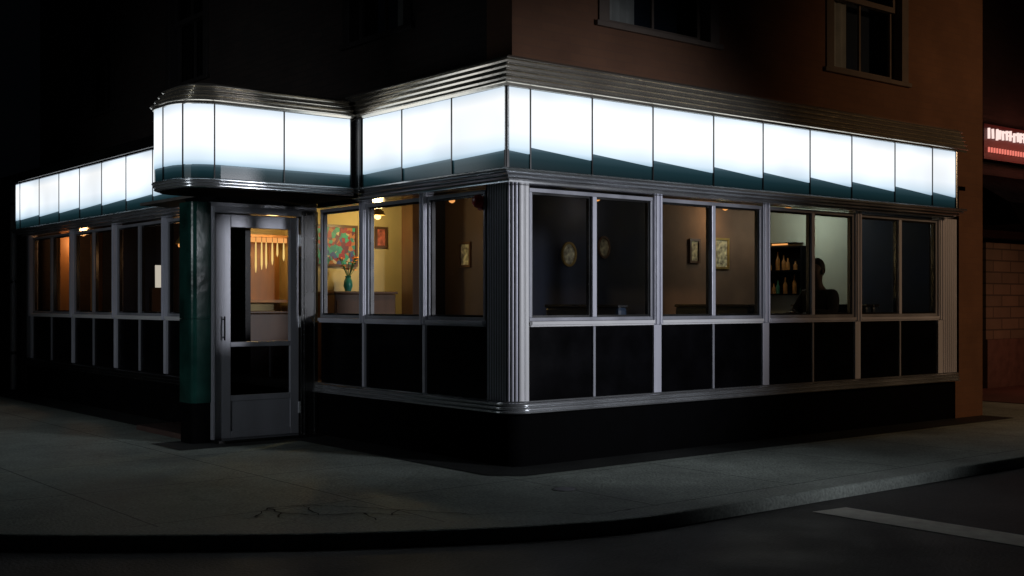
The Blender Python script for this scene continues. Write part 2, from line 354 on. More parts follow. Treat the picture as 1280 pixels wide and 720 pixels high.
# ------------------------------------------------------------------ brick building
BB = thing('brick_building', 'large red brown brick building standing over the diner with dark upper windows', 'building', (0,0,0))
RW = [(.99,2.60,3.90,5.7),(4.32,5.86,3.90,5.7)]
LW = [(1.5,2.75,4.0,5.8),(6.0,7.3,4.2,6.0),(9.2,10.5,4.2,6.0)]
b = MB(); holed(b, FR, 0, 7.5, 3.42, 8, -.35, 0, RW); b.fb(FR, 6.88, 7.5, -.35, 0, 0, 3.42); b.build('wall', M['brick'], BB)
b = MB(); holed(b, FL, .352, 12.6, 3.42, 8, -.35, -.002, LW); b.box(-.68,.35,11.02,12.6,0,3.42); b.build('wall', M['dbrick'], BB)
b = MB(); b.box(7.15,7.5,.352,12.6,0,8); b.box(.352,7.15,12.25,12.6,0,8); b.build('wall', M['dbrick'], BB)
b = MB(); b.box(-.06,7.56,-.06,12.66,8.001,8.25); b.build('roof', M['black'], BB)
def upwin(F, w, light, cur):
    a0, a1, z0, z1 = w; tr = M['trim'] if light else M['dtrim']
    b = MB(); c = .13
    b.fb(F,a0,a0+c,-.2,.02,z0,z1); b.fb(F,a1-c,a1,-.2,.02,z0,z1); b.fb(F,a0+c,a1-c,-.2,.018,z1-.12,z1)
    fr = b.build('window', tr, BB, bevel=.006)
    b = MB(); b.fb(F,a0-.04,a1+.04,-.2,.04,z0-.02,z0+.03); b.build('sill', tr, fr, bevel=.006)
    b = MB(); i0, i1 = a0+c+.003, a1-c-.003; zz0, zz1 = z0+.03, z1-.12; zm = (zz0+zz1)/2; am = (i0+i1)/2
    for (p, q_, n) in ((zz0, zm+.03, -.1), (zm-.03, zz1, -.06)):
        b.fb(F,i0,i0+.06,n-.03,n,p,q_); b.fb(F,i1-.06,i1,n-.03,n,p,q_); b.fb(F,i0+.06,i1-.06,n-.03,n,p,p+.06); b.fb(F,i0+.06,i1-.06,n-.03,n,q_-.06,q_)
        b.fb(F,am-.015,am+.015,n-.028,n-.003,p+.06,q_-.06)
    b.build('sash', tr, fr)
    b = MB(); b.fb(F,i0,i1,-.145,-.14,zz0,zz1); b.build('pane', M['glass' if cur else 'glass_dark'], fr)
    if cur:
        b = MB(); n_ = 14; rings = []
        for k in range(n_+1):
            aa = i0+.002+(am-i0)*.7*k/n_; nn = -.165+.012*math.sin(k*1.9)
            rings.append([F(aa,nn,zz0), F(aa,nn,zz1), F(aa,nn-.004,zz1), F(aa,nn-.004,zz0)])
        b.loft(rings); b.build('curtain', M['curtain'], fr, smooth=True)
    b = MB(); b.fb(F,i0,i1,-.34,-.33,zz0,zz1); b.build('blind', M['walldark'], fr)
for w in RW: upwin(FR, w, True, True)
for i, w in enumerate(LW): upwin(FL, w, False, i == 0)

# ------------------------------------------------------------------ diner
DN = thing('diner', 'corner diner with glowing white panel band, aluminium framed windows and black lower walls', 'diner', (0,0,0))
def P(b, name, m, parent=DN, **k): return b.build(name, M[m], parent, **k)
SZT, SZB = 3.15, 2.50

def lightbox(path, divs, parent, tilt=.06):
    for i in range(len(divs)-1):
        s0, s1 = divs[i]+.006, divs[i+1]-.006; w = s1-s0; k = min(1, w/.7)
        za, zc = 2.620+k*max(0,tilt), 2.620+k*max(0,-tilt)
        zb = lambda t, za=za, zc=zc: zc+(za-zc)*t
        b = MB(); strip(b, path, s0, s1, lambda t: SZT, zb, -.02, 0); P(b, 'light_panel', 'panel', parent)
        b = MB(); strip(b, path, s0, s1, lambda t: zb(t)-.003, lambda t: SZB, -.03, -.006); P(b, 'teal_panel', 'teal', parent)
    for i, d in enumerate(divs):
        b = MB(); lo = d if i == 0 else d-.006; hi = d if i == len(divs)-1 else d+.006
        if i == 0: hi = d+.008
        if i == len(divs)-1: lo = d-.008
        strip(b, path, lo, hi, lambda t: SZT+.004, lambda t: SZB-.004, -.03, .008)
        P(b, 'divider_strip', 'dsteel', parent)

def ribs_up(z, n, ribs, h, gap, step, back):
    pr = [(back, z), (n, z)]
    for i in range(ribs):
        for j in range(6):
            g = math.pi*(j+.5)/6; pr.append((n+.024*math.sin(g), z+gap+h*(1-math.cos(g))/2))
        z += h+gap; pr.append((n, z)); n -= step; pr.append((n, z+.001))
    pr += [(n-.02, z+.02), (back, z+.02)]
    return pr
corn = ribs_up(3.155, .012, 5, .030, .022, .018, -.28)
corn_c = ribs_up(3.155, .012, 4, .026, .020, .035, -.28)
soff = [(-.28,2.495),(.012,2.495),(.022,2.482),(.012,2.47),(-.03,2.465),(-.015,2.455),(-.03,2.445),(-.09,2.44),(-.075,2.43),(-.09,2.42),(-.15,2.415),(-.15,2.40),(-.298,2.40)]
pR = [(6.38,-.3),(-.3,-.3)]
us = [6.38,5.89,5.15,4.36,3.65,2.91,2.19,1.38,.64,-.05,-.3]
lightbox(pR, [6.38-u for u in us], DN, .06)
pL = [(-.3,-.3),(-.3,2.0)]
lightbox(pL, [0,.75,1.52,2.20], DN, -.02)
main = [(6.60,-.3),(-.3,-.3),(-.3,2.28)]
b = MB(); sweep(b, main, corn); P(b, 'cornice', 'chrome', smooth=True)
b = MB(); sweep(b, main, soff); P(b, 'soffit_trim', 'steel')
b = MB(); b.box(.0,6.40,-.27,-.003,2.5,3.15); b.box(-.27,-.003,-.27,3.3,2.5,3.15); b.box(-.18,-.003,-.18,3.3,3.151,3.41); b.box(0,6.58,-.18,-.003,3.16,3.41); P(b, 'sign_housing', 'black')
b = MB(); b.box(6.385,6.42,-.31,-.003,2.496,3.154); P(b, 'sign_end_cap', 'steel', bevel=.005)
b = MB(); b.box(-.335,-.271,1.91,1.985,2.44,3.17); P(b, 'sign_end_cap', 'dsteel', bevel=.008)
# canopy above entrance
CN = MB(); cp = [(-.34,2.0),(-1.70,2.0)]+arc(-1.70,2.34,.34,270,180,8)[1:]+[(-2.04,2.62)]+arc(-1.74,2.62,.30,180,90,8)[1:]+[(-1.25,2.92)]
roofpoly = [(-.28,2.02)]+[(p[0]-.05*o.x,p[1]-.05*o.y) for p,o in zip(cp,offs(cp))][1:]+[(-1.25,3.8),(-.28,3.8)]
n = len(roofpoly)
for z0, z1 in ((2.405,2.495),(3.16,3.25)):
    k = len(CN.v); CN.v += [(x,y,z0) for x,y in roofpoly]+[(x,y,z1) for x,y in roofpoly]
    CN.f += [tuple(k+i for i in range(n)), tuple(k+n+i for i in range(n))[::-1]]+[(k+i,k+(i+1)%n,k+n+(i+1)%n,k+n+i) for i in range(n)]
CN.box(-1.25,-.28,2.95,3.8,2.5,3.15); CN.box(-1.6,-.3,2.2,2.85,2.5,3.155)
canopy = P(CN, 'canopy', 'black')
L0 = 1.36; LA = math.pi/2*.34
lightbox(cp, [0.03,.74,1.42,1.42+.28,L0+LA+.12, L0+LA+.28+.2, L0+LA+.28+math.pi/2*.30+.3], canopy, 0)
b = MB(); sweep(b, cp, corn_c); P(b, 'cornice', 'chrome', canopy, smooth=True)
cs = [(-.12,2.495),(.014,2.495)]
zc_, nc_ = 2.494, .008
for i in range(3):
    for j in range(6):
        g = math.pi*(j+.5)/6; cs.append((nc_+.016*math.sin(g), zc_-.022*(1-math.cos(g))/2))
    zc_ -= .026; nc_ -= .010; cs.append((nc_, zc_))
cs += [(-.12, zc_)]
b = MB(); sweep(b, cp, cs); P(b, 'soffit_trim', 'steel', canopy, smooth=True)
# wing sign
pW = [(-.96,3.9),(-.96,10.62)]
lightbox(pW, [v-3.9 for v in (3.9,4.56,5.38,6.2,7.02,7.83,8.65,9.5,10.4,10.62)], DN, -.03)
pW2 = [(-.96,3.9),(-.96,10.85)]
b = MB(); sweep(b, pW2, corn_c); P(b, 'cornice', 'dsteel', smooth=True)
b = MB(); sweep(b, pW2, soff); P(b, 'soffit_trim', 'steel')
b = MB(); b.box(-.93,-.683,3.9,10.64,2.5,3.15); b.box(-.68,-.003,3.8,11.0,2.76,3.42); P(b, 'sign_housing', 'black')

# --- facade pieces
ZS, ZH, ZT = 1.24, 2.38, .56
def window(F, a0, a1, split=True, m='alu_dull', mm='alu', glazed=True):
    b = MB(); w = .03
    b.fb(F,a0,a1,-.06,.012,ZH-.035,ZH); b.fb(F,a0,a1,-.06,.012,ZS,ZS+.03)
    b.fb(F,a0,a0+w,-.06,.01,ZS+.03,ZH-.035); b.fb(F,a1-w,a1,-.06,.01,ZS+.03,ZH-.035)
    fr = P(b, 'window', m, bevel=.003)
    am = (a0+a1)/2
    if split:
        b = MB(); b.fb(F,am-.026,am+.026,-.05,.022,ZS+.03,ZH-.035); P(b, 'mullion', mm, fr, bevel=.006)
        ps = ((a0+w, am-.026), (am+.026, a1-w))
    else: ps = ((a0+w, a1-w),)
    for p, q in ps:
        b = MB(); c = .018; z0, z1 = ZS+.03, ZH-.035
        b.fb(F,p,p+c,-.045,-.008,z0,z1); b.fb(F,q-c,q,-.045,-.008,z0,z1); b.fb(F,p+c,q-c,-.045,-.008,z0,z0+c); b.fb(F,p+c,q-c,-.045,-.008,z1-c,z1); P(b, 'sash', 'dsteel', fr)
        if not glazed: continue
        b = MB(); b.v = [tuple(F(x_,-.03,y_)) for x_, y_ in ((p+c-.004,z0+c-.004),(q-c+.004,z0+c-.004),(q-c+.004,z1-c+.004),(p+c-.004,z1-c+.004))]; b.f = [(0,1,2,3)]; P(b, 'pane', 'glass', fr)
def post(F, a, w=.1, m='alu', z0=ZT, z1=2.40, wl=None):
    b = MB(); b.fb(F,a-w/2,a+w/2,-.06,.035,ZS-.045,z1); wl = wl or w
    for k in (-1,1): b.fb(F,a+k*w*.27-.012,a+k*w*.27+.012,.035,.05,ZS-.045,z1)
    b.fb(F,a-wl/2,a+wl/2,-.06,.025,z0,ZS-.047)
    P(b, 'post', m, bevel=.004)
def lower(F, a0, a1, split=True, m='alu'):
    am = (a0+a1)/2
    for p, q in ((a0,am-.015),(am+.015,a1)):
        b = MB(); b.fb(F,p,q,-.05,.0,ZT,ZS-.052); P(b, 'lower_panel', 'enamel', bevel=.004)
    b = MB(); b.fb(F,am-.014,am+.014,-.05,.018,ZT,ZS-.052); P(b, 'panel_strip', m, bevel=.003)
def sill(F, a0, a1, m='alu'):
    b = MB(); b.fb(F,a0,a1,-.08,.045,ZS-.035,ZS-.002); b.fb(F,a0,a1,-.08,.03,ZS-.05,ZS-.035); P(b, 'sill', m, bevel=.006)

posts = [.10,1.73,3.30,4.87,6.52]
for i in range(4):
    a0 = posts[i]+(.05 if i else .085); a1 = posts[i+1]-.05
    window(FR, a0, a1, glazed=(i == 3)); lower(FR, a0, a1, m='alu_dull'); sill(FR, a0, a1, 'bright' if i < 2 else 'alu')
for a in posts[1:4]: post(FR, a, .1)
post(FR, 6.52, .1, 'alu')
b = MB()
for k in range(7): b.fb(FR, 6.575+k*.043, 6.575+k*.043+.03, -.02, .03, ZT, 2.40)
b.fb(FR,6.57,6.88,-.06,.005,ZT,2.40); P(b, 'fluted_post', 'alu', bevel=.005)
# left facade
lp = [.36,1.28,2.34,3.26]
for i in range(3):
    a0 = lp[i]+(.045 if i else 0.0); a1 = lp[i+1]-.045
    window(FL, a0, a1, False, glazed=False); sill(FL, a0, a1, 'alu')
    b = MB(); b.fb(FL,a0-(.024 if i else 0),a1+(.024 if i < 2 else 0),-.05,.0,ZT,ZS-.052); P(b, 'lower_panel', 'enamel', bevel=.004)
for a in lp[1:3]: post(FL, a, .09, 'alu', wl=.04)
# wing facade
wp = [4.05,5.67,7.28,8.9,10.75]
for i in range(4):
    a0 = wp[i]+.05; a1 = wp[i+1]-.05
    window(FW, a0, a1, True, 'alu_dull', 'alu_dull', glazed=False); lower(FW, a0, a1, True, 'alu_dull'); sill(FW, a0, a1, 'bright')
for a in wp[1:]: post(FW, a, .1, 'alu', wl=.06)
b = MB(); b.fb(FW,3.6,4.10,-.06,.0,ZT,2.4); P(b, 'end_panel', 'enamel')
# lintels
b = MB(); b.fb(FR,.1,6.88,-.1,0,2.40,2.76); b.fb(FL,.36,3.3,-.1,0,2.40,2.76); b.fb(FW,3.60,11.0,-.1,0,2.40,2.76); P(b, 'lintel', 'dsteel')
b = MB(); b.fb(FW,10.80,11.0,-.1,0.01,ZT,2.4); P(b, 'fluted_post', 'alu_dull')
# fluted corner post (rounded)
r = .10
cpath = [(.185,0)]+[(x,y) for x,y in arc(r,r,r,270,180,8)]+[(0,.36)]
b = MB(); sweep(b, cpath, [(-.05,ZT),(.0,ZT),(.0,2.44),(-.05,2.44)]); P(b, 'corner_core', 'black')
tot = .085+math.pi/2*r+.26
def flutes(ss, w, name, m):
    b = MB()
    for s in ss:
        p, o, _ = sub(cpath, s, s+.001)[0]; t_ = Vector((o.y, -o.x)).normalized(); o = o.normalized()
        ring = []
        for z in (ZT, 2.44):
            ring.append([(p.x+t_.x*w*math.cos(g)+o.x*(w*.6*math.sin(g)), p.y+t_.y*w*math.cos(g)+o.y*(w*.6*math.sin(g)), z) for g in [math.pi*k/8 for k in range(9)]])
        b.loft(ring)
    P(b, name, m, smooth=True)
flutes([.028,.083], .0275, 'lit_flutes', 'bright')  # whiter ribs, light from the front right put into colour
ribs = []; s = .130
while s < tot-.02: ribs.append(s); s += .034
flutes(ribs, .012, 'corner_flutes', 'alu')
# base trim
def rib_profile(z0, k, h, n=.05, back=-.06):
    pr = [(back, z0)]
    for i in range(k):
        for j in range(6):
            g = math.pi*(j+.5)/6; pr.append((n-.006*i+.020*math.sin(g), z0+h*i+(h-.012)*(1-math.cos(g))/2))
        pr.append((n-.006*i, z0+h*i+h-.011)); pr.append((n-.006*i-.004, z0+h*(i+1)-.001))
    pr.append((back, z0+h*k)); return pr
tp2 = [(6.88,.0),(.16,.0)]+arc(.16,.16,.16,270,180,10)[1:]+[(0,3.3)]
b = MB(); sweep(b, tp2, rib_profile(.452,3,.036)); P(b, 'base_trim', 'steel', smooth=True)
b = MB(); sweep(b, [(-.68,3.6),(-.68,11.0)], rib_profile(.452,3,.036)); P(b, 'base_trim', 'dsteel', smooth=True)
b = MB(); sweep(b, tp2, [(-.10,-.01),(-.02,-.01),(-.02,.451),(-.10,.451)]); sweep(b, [(-.68,3.6),(-.68,11.0)], [(-.2,-.01),(0,-.01),(0,.451),(-.2,.451)]); P(b, 'plinth', 'black')
# vestibule
b = MB(); b.fb(FD,.0,.20,-.1,.02,0,2.36); b.fb(FD,.02,.05,.02,.03,0,2.36); b.fb(FD,.14,.17,.02,.03,0,2.36); P(b, 'door_jamb', 'dsteel', bevel=.004)
b = MB(); b.fb(FD,1.17,1.20,-.1,.03,0,2.36); P(b, 'door_jamb', 'alu_dull', bevel=.004)
b = MB(); b.fb(FD,.0,1.20,-.1,.0,2.362,2.5); b.fb(FD,.2,1.17,-.08,.03,2.30,2.36); P(b, 'door_header', 'alu_dull', bevel=.004)
b = MB()
for k in range(5): b.fb(FD,.3,.62,.0,.012,2.375+k*.011,2.381+k*.011)
P(b, 'header_vent', 'steel')
vp = [(-1.202,3.3),(-1.35,3.3)]+arc(-1.35,3.36,.06,270,180,5)[1:]+[(-1.41,3.58),(-.74,4.85)]
b = MB(); sweep(b, vp, [(-.04,.4),(0,.4),(0,1.235),(-.04,1.235)]); sweep(b, vp, [(-.04,1.239),(0,1.239),(0,2.40),(-.04,2.40)]); P(b, 'green_glass_wall', 'tealglass')
b = MB(); sweep(b, vp, [(-.06,.0),(-.012,.0),(-.012,.398),(-.06,.398)]); P(b, 'plinth', 'black')
b = MB(); b.box(-1.2,-.01,3.12,3.45,-.02,.03); P(b, 'threshold', 'dsteel')
dr = MB(); z0, z1 = .03, 2.29
a0, a1 = .215, 1.155
dr.fb(FD,a0,a0+.10,-.06,-.005,z0,z1); dr.fb(FD,a1-.17,a1,-.06,-.005,z0,z1)
for p, q in ((z0,.10),(.40,.46),(.95,1.0),(2.16,z1)): dr.fb(FD,a0+.10,a1-.17,-.06,-.005,p,q)
door = P(dr, 'door', 'alu_dull', bevel=.005)
b = MB(); b.fb(FD,a0+.10,a1-.17,-.05,-.015,.10,.40); P(b, 'kick_plate', 'alu_dull', door, bevel=.004)
for p, q in ((.46,.95),):
    b = MB(); b.v = [tuple(FD(x_,-.033,y_)) for x_, y_ in ((a0+.10,p),(a1-.17,p),(a1-.17,q),(a0+.10,q))]; b.f = [(0,1,2,3)]; P(b, 'pane', 'glass_black', door)
b = MB(); b.tube(FD(1.07,.035,1.02),FD(1.07,.035,1.26),.009); b.tube(FD(1.07,-.01,1.05),FD(1.07,.035,1.05),.008); b.tube(FD(1.07,-.01,1.23),FD(1.07,.035,1.23),.008); P(b, 'handle', 'dsteel', door, smooth=True)
b = MB()
for z in (.3,1.2,2.05): b.tube(FD(a0-.005,.0,z-.06),FD(a0-.005,.0,z+.06),.012)
P(b, 'hinge', 'steel', door)

# interior shell
FZ = .5; CZ = 2.76
b = MB(); b.box(.12,7.1,.12,2.95,.3,FZ); b.box(.12,2.6,2.951,4.7,.3,FZ); b.box(-.62,1.7,5.09,11.6,.3,FZ-.001); b.box(-1.3,.0,3.4,5.0,-.02,.05); P(b, 'interior_floor', 'floor')
b = MB(); b.box(.0,7.1,.0,4.7,CZ,CZ+.05); b.box(-.60,1.7,4.702,11.6,CZ-.002,CZ+.05); b.box(-1.3,-.0,3.4,4.9,CZ-.30,CZ-.27); P(b, 'interior_ceiling', 'ceil')
b = MB(); b.box(6.88,6.96,1.40,3.0,FZ,CZ); P(b, 'interior_wall', 'wallgreen')
b = MB(); b.box(6.88,6.96,.0,1.399,FZ,CZ); P(b, 'interior_wall', 'walldark')  # same end wall, its unlit stretch darkened by colour
b = MB(); b.box(4.55,6.88,2.9,2.98,FZ,CZ); P(b, 'interior_wall', 'wallbrown')
b = MB(); b.box(2.6,4.55,2.9,2.98,FZ,CZ); P(b, 'interior_wall', 'walldark')
b = MB(); b.box(2.0,2.68,4.6,4.68,FZ,CZ); P(b, 'interior_wall', 'walldark')
b = MB(); b.box(2.6,2.68,2.98,4.6,FZ,CZ); P(b, 'interior_wall', 'walldim')
b = MB(); b.box(.47,2.0,4.6,4.68,FZ,CZ); b.box(-.3,.47,5.0,5.08,0,CZ); b.box(.47,.55,4.68,5.08,0,CZ); P(b, 'interior_wall', 'wallwarm')
b = MB(); b.box(1.6,1.68,4.68,11.6,FZ,CZ); b.box(-.6,1.68,11.6,11.68,FZ,CZ); P(b, 'interior_wall', 'walldark')
b = MB(); b.box(-.61,-.56,4.30,5.08,0,CZ); P(b, 'interior_wall', 'walldim')  # added partition, blocks the left spot from the entrance wall
b = MB(); b.box(-.56,-.30,5.02,5.08,0,CZ); P(b, 'interior_wall', 'walldim')
b = MB(); b.box(1.76,2.0,4.1,4.34,FZ,CZ); P(b, 'pillar', 'wood')

# downspout at the far left end
t = thing('downspout', 'thin metal downspout running up the far left end of the diner', 'pipe', (-.78,11.35,0))
b = MB(); b.tube((0,0,.05),(0,0,3.3),.05,10); b.build('pipe', M['alu_dull'], t, smooth=True)
for z in (.6,1.7,2.9):
    b = MB(); b.lathe(0,0,[(.062,z),(.062,z+.04)],12); b.box(.03,.10,-.02,.02,z,z+.04); b.build('bracket', M['dsteel'], t)
# alarm bell
t = thing('alarm_bell', 'round red alarm bell fixed beside the fluted corner post', 'bell', tuple(FL(.42,.02,2.28)))
G = lambda a, n, z: Vector((-n, a, z))
b = MB(); b.lathe(0,0,[(.055,0),(.06,.02),(.055,.045),(.035,.065),(.01,.07)],20,F=G); b.build('gong', M['red'], t, smooth=True)
b = MB(); b.fb(G,-.03,.03,-.02,.0,-.075,.03); b.build('base', M['red'], t)

# ------------------------------------------------------------------ interior things
def picture(F, a, z, w, h, mf, mi, label, oval=False, out=.0):
    o3 = F(a, out, z)
    t = thing('wall_picture', label, 'picture', tuple(o3))
    H = lambda aa, n, zz: F(a+aa, out+n, z+zz)-o3
    if oval:
        b = MB(); rings = []
        for k in range(25):
            g = 2*math.pi*k/24; c, s_ = math.cos(g), math.sin(g)
            rings.append([H(c*w/2*q, n, s_*h/2*q) for q, n in ((1,.005),(1,.03),(.82,.03),(.82,.005))])
        b.loft(rings, caps=False); b.build('frame', M[mf], t)
        b = MB(); b.v = [tuple(H(math.cos(2*math.pi*k/24)*w*.41, .012, math.sin(2*math.pi*k/24)*h*.41)) for k in range(24)]; b.f = [tuple(range(24))]; b.build('print', M[mi], t)
    else:
        b = MB(); e = .03
        b.fb(H,-w/2,-w/2+e,.003,.03,-h/2,h/2); b.fb(H,w/2-e,w/2,.003,.03,-h/2,h/2); b.fb(H,-w/2+e,w/2-e,.003,.03,-h/2,-h/2+e); b.fb(H,-w/2+e,w/2-e,.003,.03,h/2-e,h/2); b.build('frame', M[mf], t)
        b = MB(); b.fb(H,-w/2+e,w/2-e,.004,.012,-h/2+e,h/2-e); b.build('print', M[mi], t)
FB = face((0,2.9),(1,0),(0,-1)); FB2 = face((0,4.6),(1,0),(0,-1)); FP = face((2.6,0),(0,1),(-1,0))
picture(FB,5.95,2.06,.30,.42,'gold','cream','taller framed print on the mauve wall, right one of the pair')
picture(FB,5.42,2.08,.20,.32,'wood','cream','smaller framed print on the mauve wall, left one of the pair')
picture(FB,3.78,2.08,.20,.28,'wood','cream','oval framed picture on the dark wall, right of the round one', True)
picture(FB,3.2,1.98,.24,.30,'gold','cream','round gilt framed picture on the dark wall, left of the oval one', True)
picture(FB2,.98,2.08,.60,.50,'wood','poster','red and green poster glowing on the yellow wall')
picture(FB2,1.62,2.20,.18,.26,'wood','redprint','small red toned print beside the wooden pillar')
picture(FP,4.15,2.0,.24,.32,'wood','cream','framed print on the dim brown wall left of the corner post')

def pendant(x, y, z, label, m='lampwarm', P_=0, col=(1,.6,.28), r=.09, group=None, off=.14, top=CZ):
    t = thing('pendant_lamp', label, 'lamp', (x,y,z), group)
    b = MB(); b.tube((0,0,.09),(0,0,max(.1,top-z)),.006,6); b.build('cord', M['black'], t)
    b = MB(); b.lathe(0,0,[(r,0),(r*.9,.03),(r*.4,.08),(.02,.10)],16); b.build('shade', M['gold'], t, smooth=True)
    b = MB(); b.lathe(0,0,[(.01,-.05),(.035,-.035),(.04,-.01),(.03,.0)],12); b.build('bulb', M[m], t, smooth=True)
    if P_:
        l = bpy.data.lights.new('pendant_light', 'POINT'); l.energy = P_; l.color = col; l.shadow_soft_size = .06
        lo = bpy.data.objects.new('pendant_light', l); C.objects.link(lo); lo.location = (0,0,-off); lo.parent = t
    return t
pendant(1.2,4.0,2.42,'gold pendant lamp seen through the window nearest the entrance door', P_=14, col=(1,.76,.34))
pendant(2.2,3.9,2.66,'gold ceiling lamp above the middle window left of the corner', 'lampdim', P_=.9, col=(1,.62,.30))
pendant(5.70,2.60,2.66,'gold ceiling lamp in front of the mauve wall', 'lampdim', 2.8, (1,.64,.30))
pendant(6.25,2.0,2.66,'gold ceiling lamp in front of the grey green end wall', 'lampdim', 8, (.93,1,.88))
pendant(.1,4.5,2.34,'gold pendant lamp just inside the entrance door', 'lampwarm', 5, (1,.66,.26), top=2.46)
pendant(-.14,6.5,2.14,'orange pendant lamp behind the first wing window left of the door', 'lampdim', 1.2, (1,.5,.2), .07)
pendant(-.1,10.2,2.45,'orange pendant lamp at the far end of the left wing', 'lampdim', 7, (1,.5,.2), .07)
pendant(3.4,2.6,2.66,'gold ceiling lamp above the round gilt framed picture', 'lampdim', .9, (1,.82,.62), .05)

# benches and tables
def booth():
    t = thing('diner_bench', '', 'bench', (0,0,FZ))
    b = MB(); b.box(-.25,.25,0,1.05,.30,.46); b.build('cushion', M['vinyl'], t, bevel=.04)
    b = MB(); b.box(.25,.37,0,1.05,.02,.86); b.build('backrest', M['vinyl'], t, bevel=.035)
    b = MB(); b.box(-.22,.25,.03,1.02,0,.30); b.build('base', M['wood'], t)
    b = MB(); b.box(.245,.375,-.004,1.054,.85,.88); b.build('top_rail', M['dsteel'], t, bevel=.01)
    return t
def copytree(o):
    c = o.copy(); C.objects.link(c)
    for ch in o.children:
        d = ch.copy(); C.objects.link(d); d.parent = c
    return c
bt = booth(); xs = [2.35,4.36,6.36]
wn = ['first booth from the corner','second booth from the corner','third booth from the corner']
first = True
for i, x in enumerate(xs):
    for side in (1,-1):
        if i == 2 and side == 1: continue
        o = bt if first else copytree(bt); first = False
        if side == 1: o.location = (x+.62,.12,FZ); o.rotation_euler = (0,0,0)
        else: o.location = (x-.62,1.17,FZ); o.rotation_euler = (0,0,math.pi)
        o['label'] = 'blue vinyl bench, %s side of the %s' % ('right' if side == 1 else 'left', wn[i])
def table():
    t = thing('booth_table', '', 'table', (0,0,FZ))
    b = MB(); b.box(-.32,.32,0,1.0,.71,.74); b.build('tabletop', M['wood'], t, bevel=.01)
    b = MB(); b.tube((0,.5,.02),(0,.5,.71),.035,12); b.build('leg', M['steel'], t)
    b = MB(); b.lathe(0,.5,[(.2,0),(.2,.015),(.05,.04)],16); b.build('foot', M['steel'], t)
    return t
tb = table()
for i, x in enumerate(xs):
    o = tb if i == 0 else copytree(tb); o.location = (x,.14,FZ)
    o['label'] = 'dark wooden table of the %s behind the street windows' % wn[i]
t = thing('bottle_cabinet', 'black open cabinet of bottles on the grey green end wall', 'cabinet', (6.88,2.5,1.5))
b = MB(); b.box(-.03,-.003,-.36,.36,0,.66); b.build('back_board', M['black'], t)
for z in (0,.32,.64):
    b = MB(); b.box(-.20,-.03,-.36,.36,z,z+.02); b.build('shelf', M['black'], t)
for y in (-.38,.36):
    b = MB(); b.box(-.20,-.003,y,y+.02,0,.66); b.build('side_panel', M['black'], t)
def bottle(x, y, z, h, m, label, group):
    b = MB(); r = .03
    b.lathe(0,0,[(r,0),(r,h*.55),(r*.4,h*.72),(r*.36,h*.97),(r*.42,h)],12); o = b.build('bottle', M[m], None, smooth=True, loc=(x,y,z)); tag(o, label, 'bottle', group)
for k in range(6):
    g_ = k % 3 == 0
    bottle(6.77+random.uniform(-.05,.05),2.22+k*.11+random.uniform(-.03,.03),1.52,.14+.04*((k*7)%4),'bottle2' if g_ else 'bottle','%s bottle on the lower shelf of the black cabinet by the end wall' % ('green' if g_ else 'amber'),'%s bottles on the lower cabinet shelf' % ('green' if g_ else 'amber'))
for k in range(5):
    bottle(6.77+random.uniform(-.05,.05),2.26+k*.12+random.uniform(-.035,.035),1.84,.12+.045*((k*5)%4),'bottle','amber bottle on the upper shelf of the black cabinet','bottles on the upper cabinet shelf')
t = thing('shelf_lamp', 'short warm strip lamp above the black bottle cabinet', 'lamp', (6.70,2.5,2.2))
b = MB(); b.box(-.02,.02,-.12,.12,-.02,0); b.build('tube', M['lampdim'], t)
b = MB(); b.box(-.025,.18,-.26,.26,0.001,.012); b.build('housing', M['black'], t)
l = bpy.data.lights.new('shelf_light','AREA'); l.shape='RECTANGLE'; l.size=.05; l.size_y=.5; l.energy=.25; l.color=(1,.6,.25)
lo = bpy.data.objects.new('shelf_light', l); C.objects.link(lo); lo.parent = t; lo.location = (0,0,-.03)
t = thing('wall_rack', 'wooden wall rack lit orange inside the entrance door', 'rack', (.12,5.0,1.5))
b = MB(); b.box(-.36,.32,-.22,-.0,.66,.69); b.build('top_board', M['owood'], t)
b = MB(); b.box(-.36,.32,-.22,-.0,-.10,-.07); b.build('shelf', M['owood'], t)
b = MB(); b.box(-.34,.30,-.24,-.20,.60,.655); b.build('lamp_tube', M['lampdim'], t)
b = MB(); b.box(-.36,.32,-.012,-.003,-.07,.66); b.build('back_board', M['owood'], t)
t = thing('counter', 'dark wooden counter below the orange lit rack inside the door', 'counter', (.12,4.86,.05))
b = MB(); b.box(-.40,.34,-.13,.13,0,1.22); b.build('carcass', M['wood'], t, bevel=.01)
b = MB(); b.box(-.42,.345,-.15,.13,1.222,1.25); b.build('top', M['wood'], t, bevel=.006)
for k in range(9):
    h = random.uniform(.16,.36); x = -.24+k*.075
    t = thing('glass_drop', 'thin gold glowing glass drop hanging in the door window', 'hanging lamp', (x,4.74-random.uniform(0,.06),2.1), 'gold glass drops behind the door glass')
    b = MB(); b.tube((0,0,0),(0,0,.06),.003,5); b.build('wire', M['black'], t)
    b = MB(); b.lathe(0,0,[(.003,0),(.008,-.02),(.011,-h*.5),(.012,-h*.8),(.003,-h)],8); b.build('drop', M['goldglow'], t, smooth=True)
t = thing('sideboard', 'dark wooden sideboard under the poster by the yellow wall', 'sideboard', (1.15,4.38,FZ))
b = MB(); b.box(-.42,.42,-.2,.2,0,1.0); b.build('carcass', M['wood'], t, bevel=.01)
b = MB(); b.box(-.44,.44,-.22,.22,1.001,1.03); b.build('top', M['wood'], t, bevel=.006)
for x in (-.22,.22):
    b = MB(); b.box(x-.18,x+.18,-.215,-.2,.08,.92); b.build('cupboard_door', M['wood'], t)
t = thing('flower_vase', 'vase of orange flowers on the sideboard below the poster', 'vase', (.98,4.30,FZ+1.032))
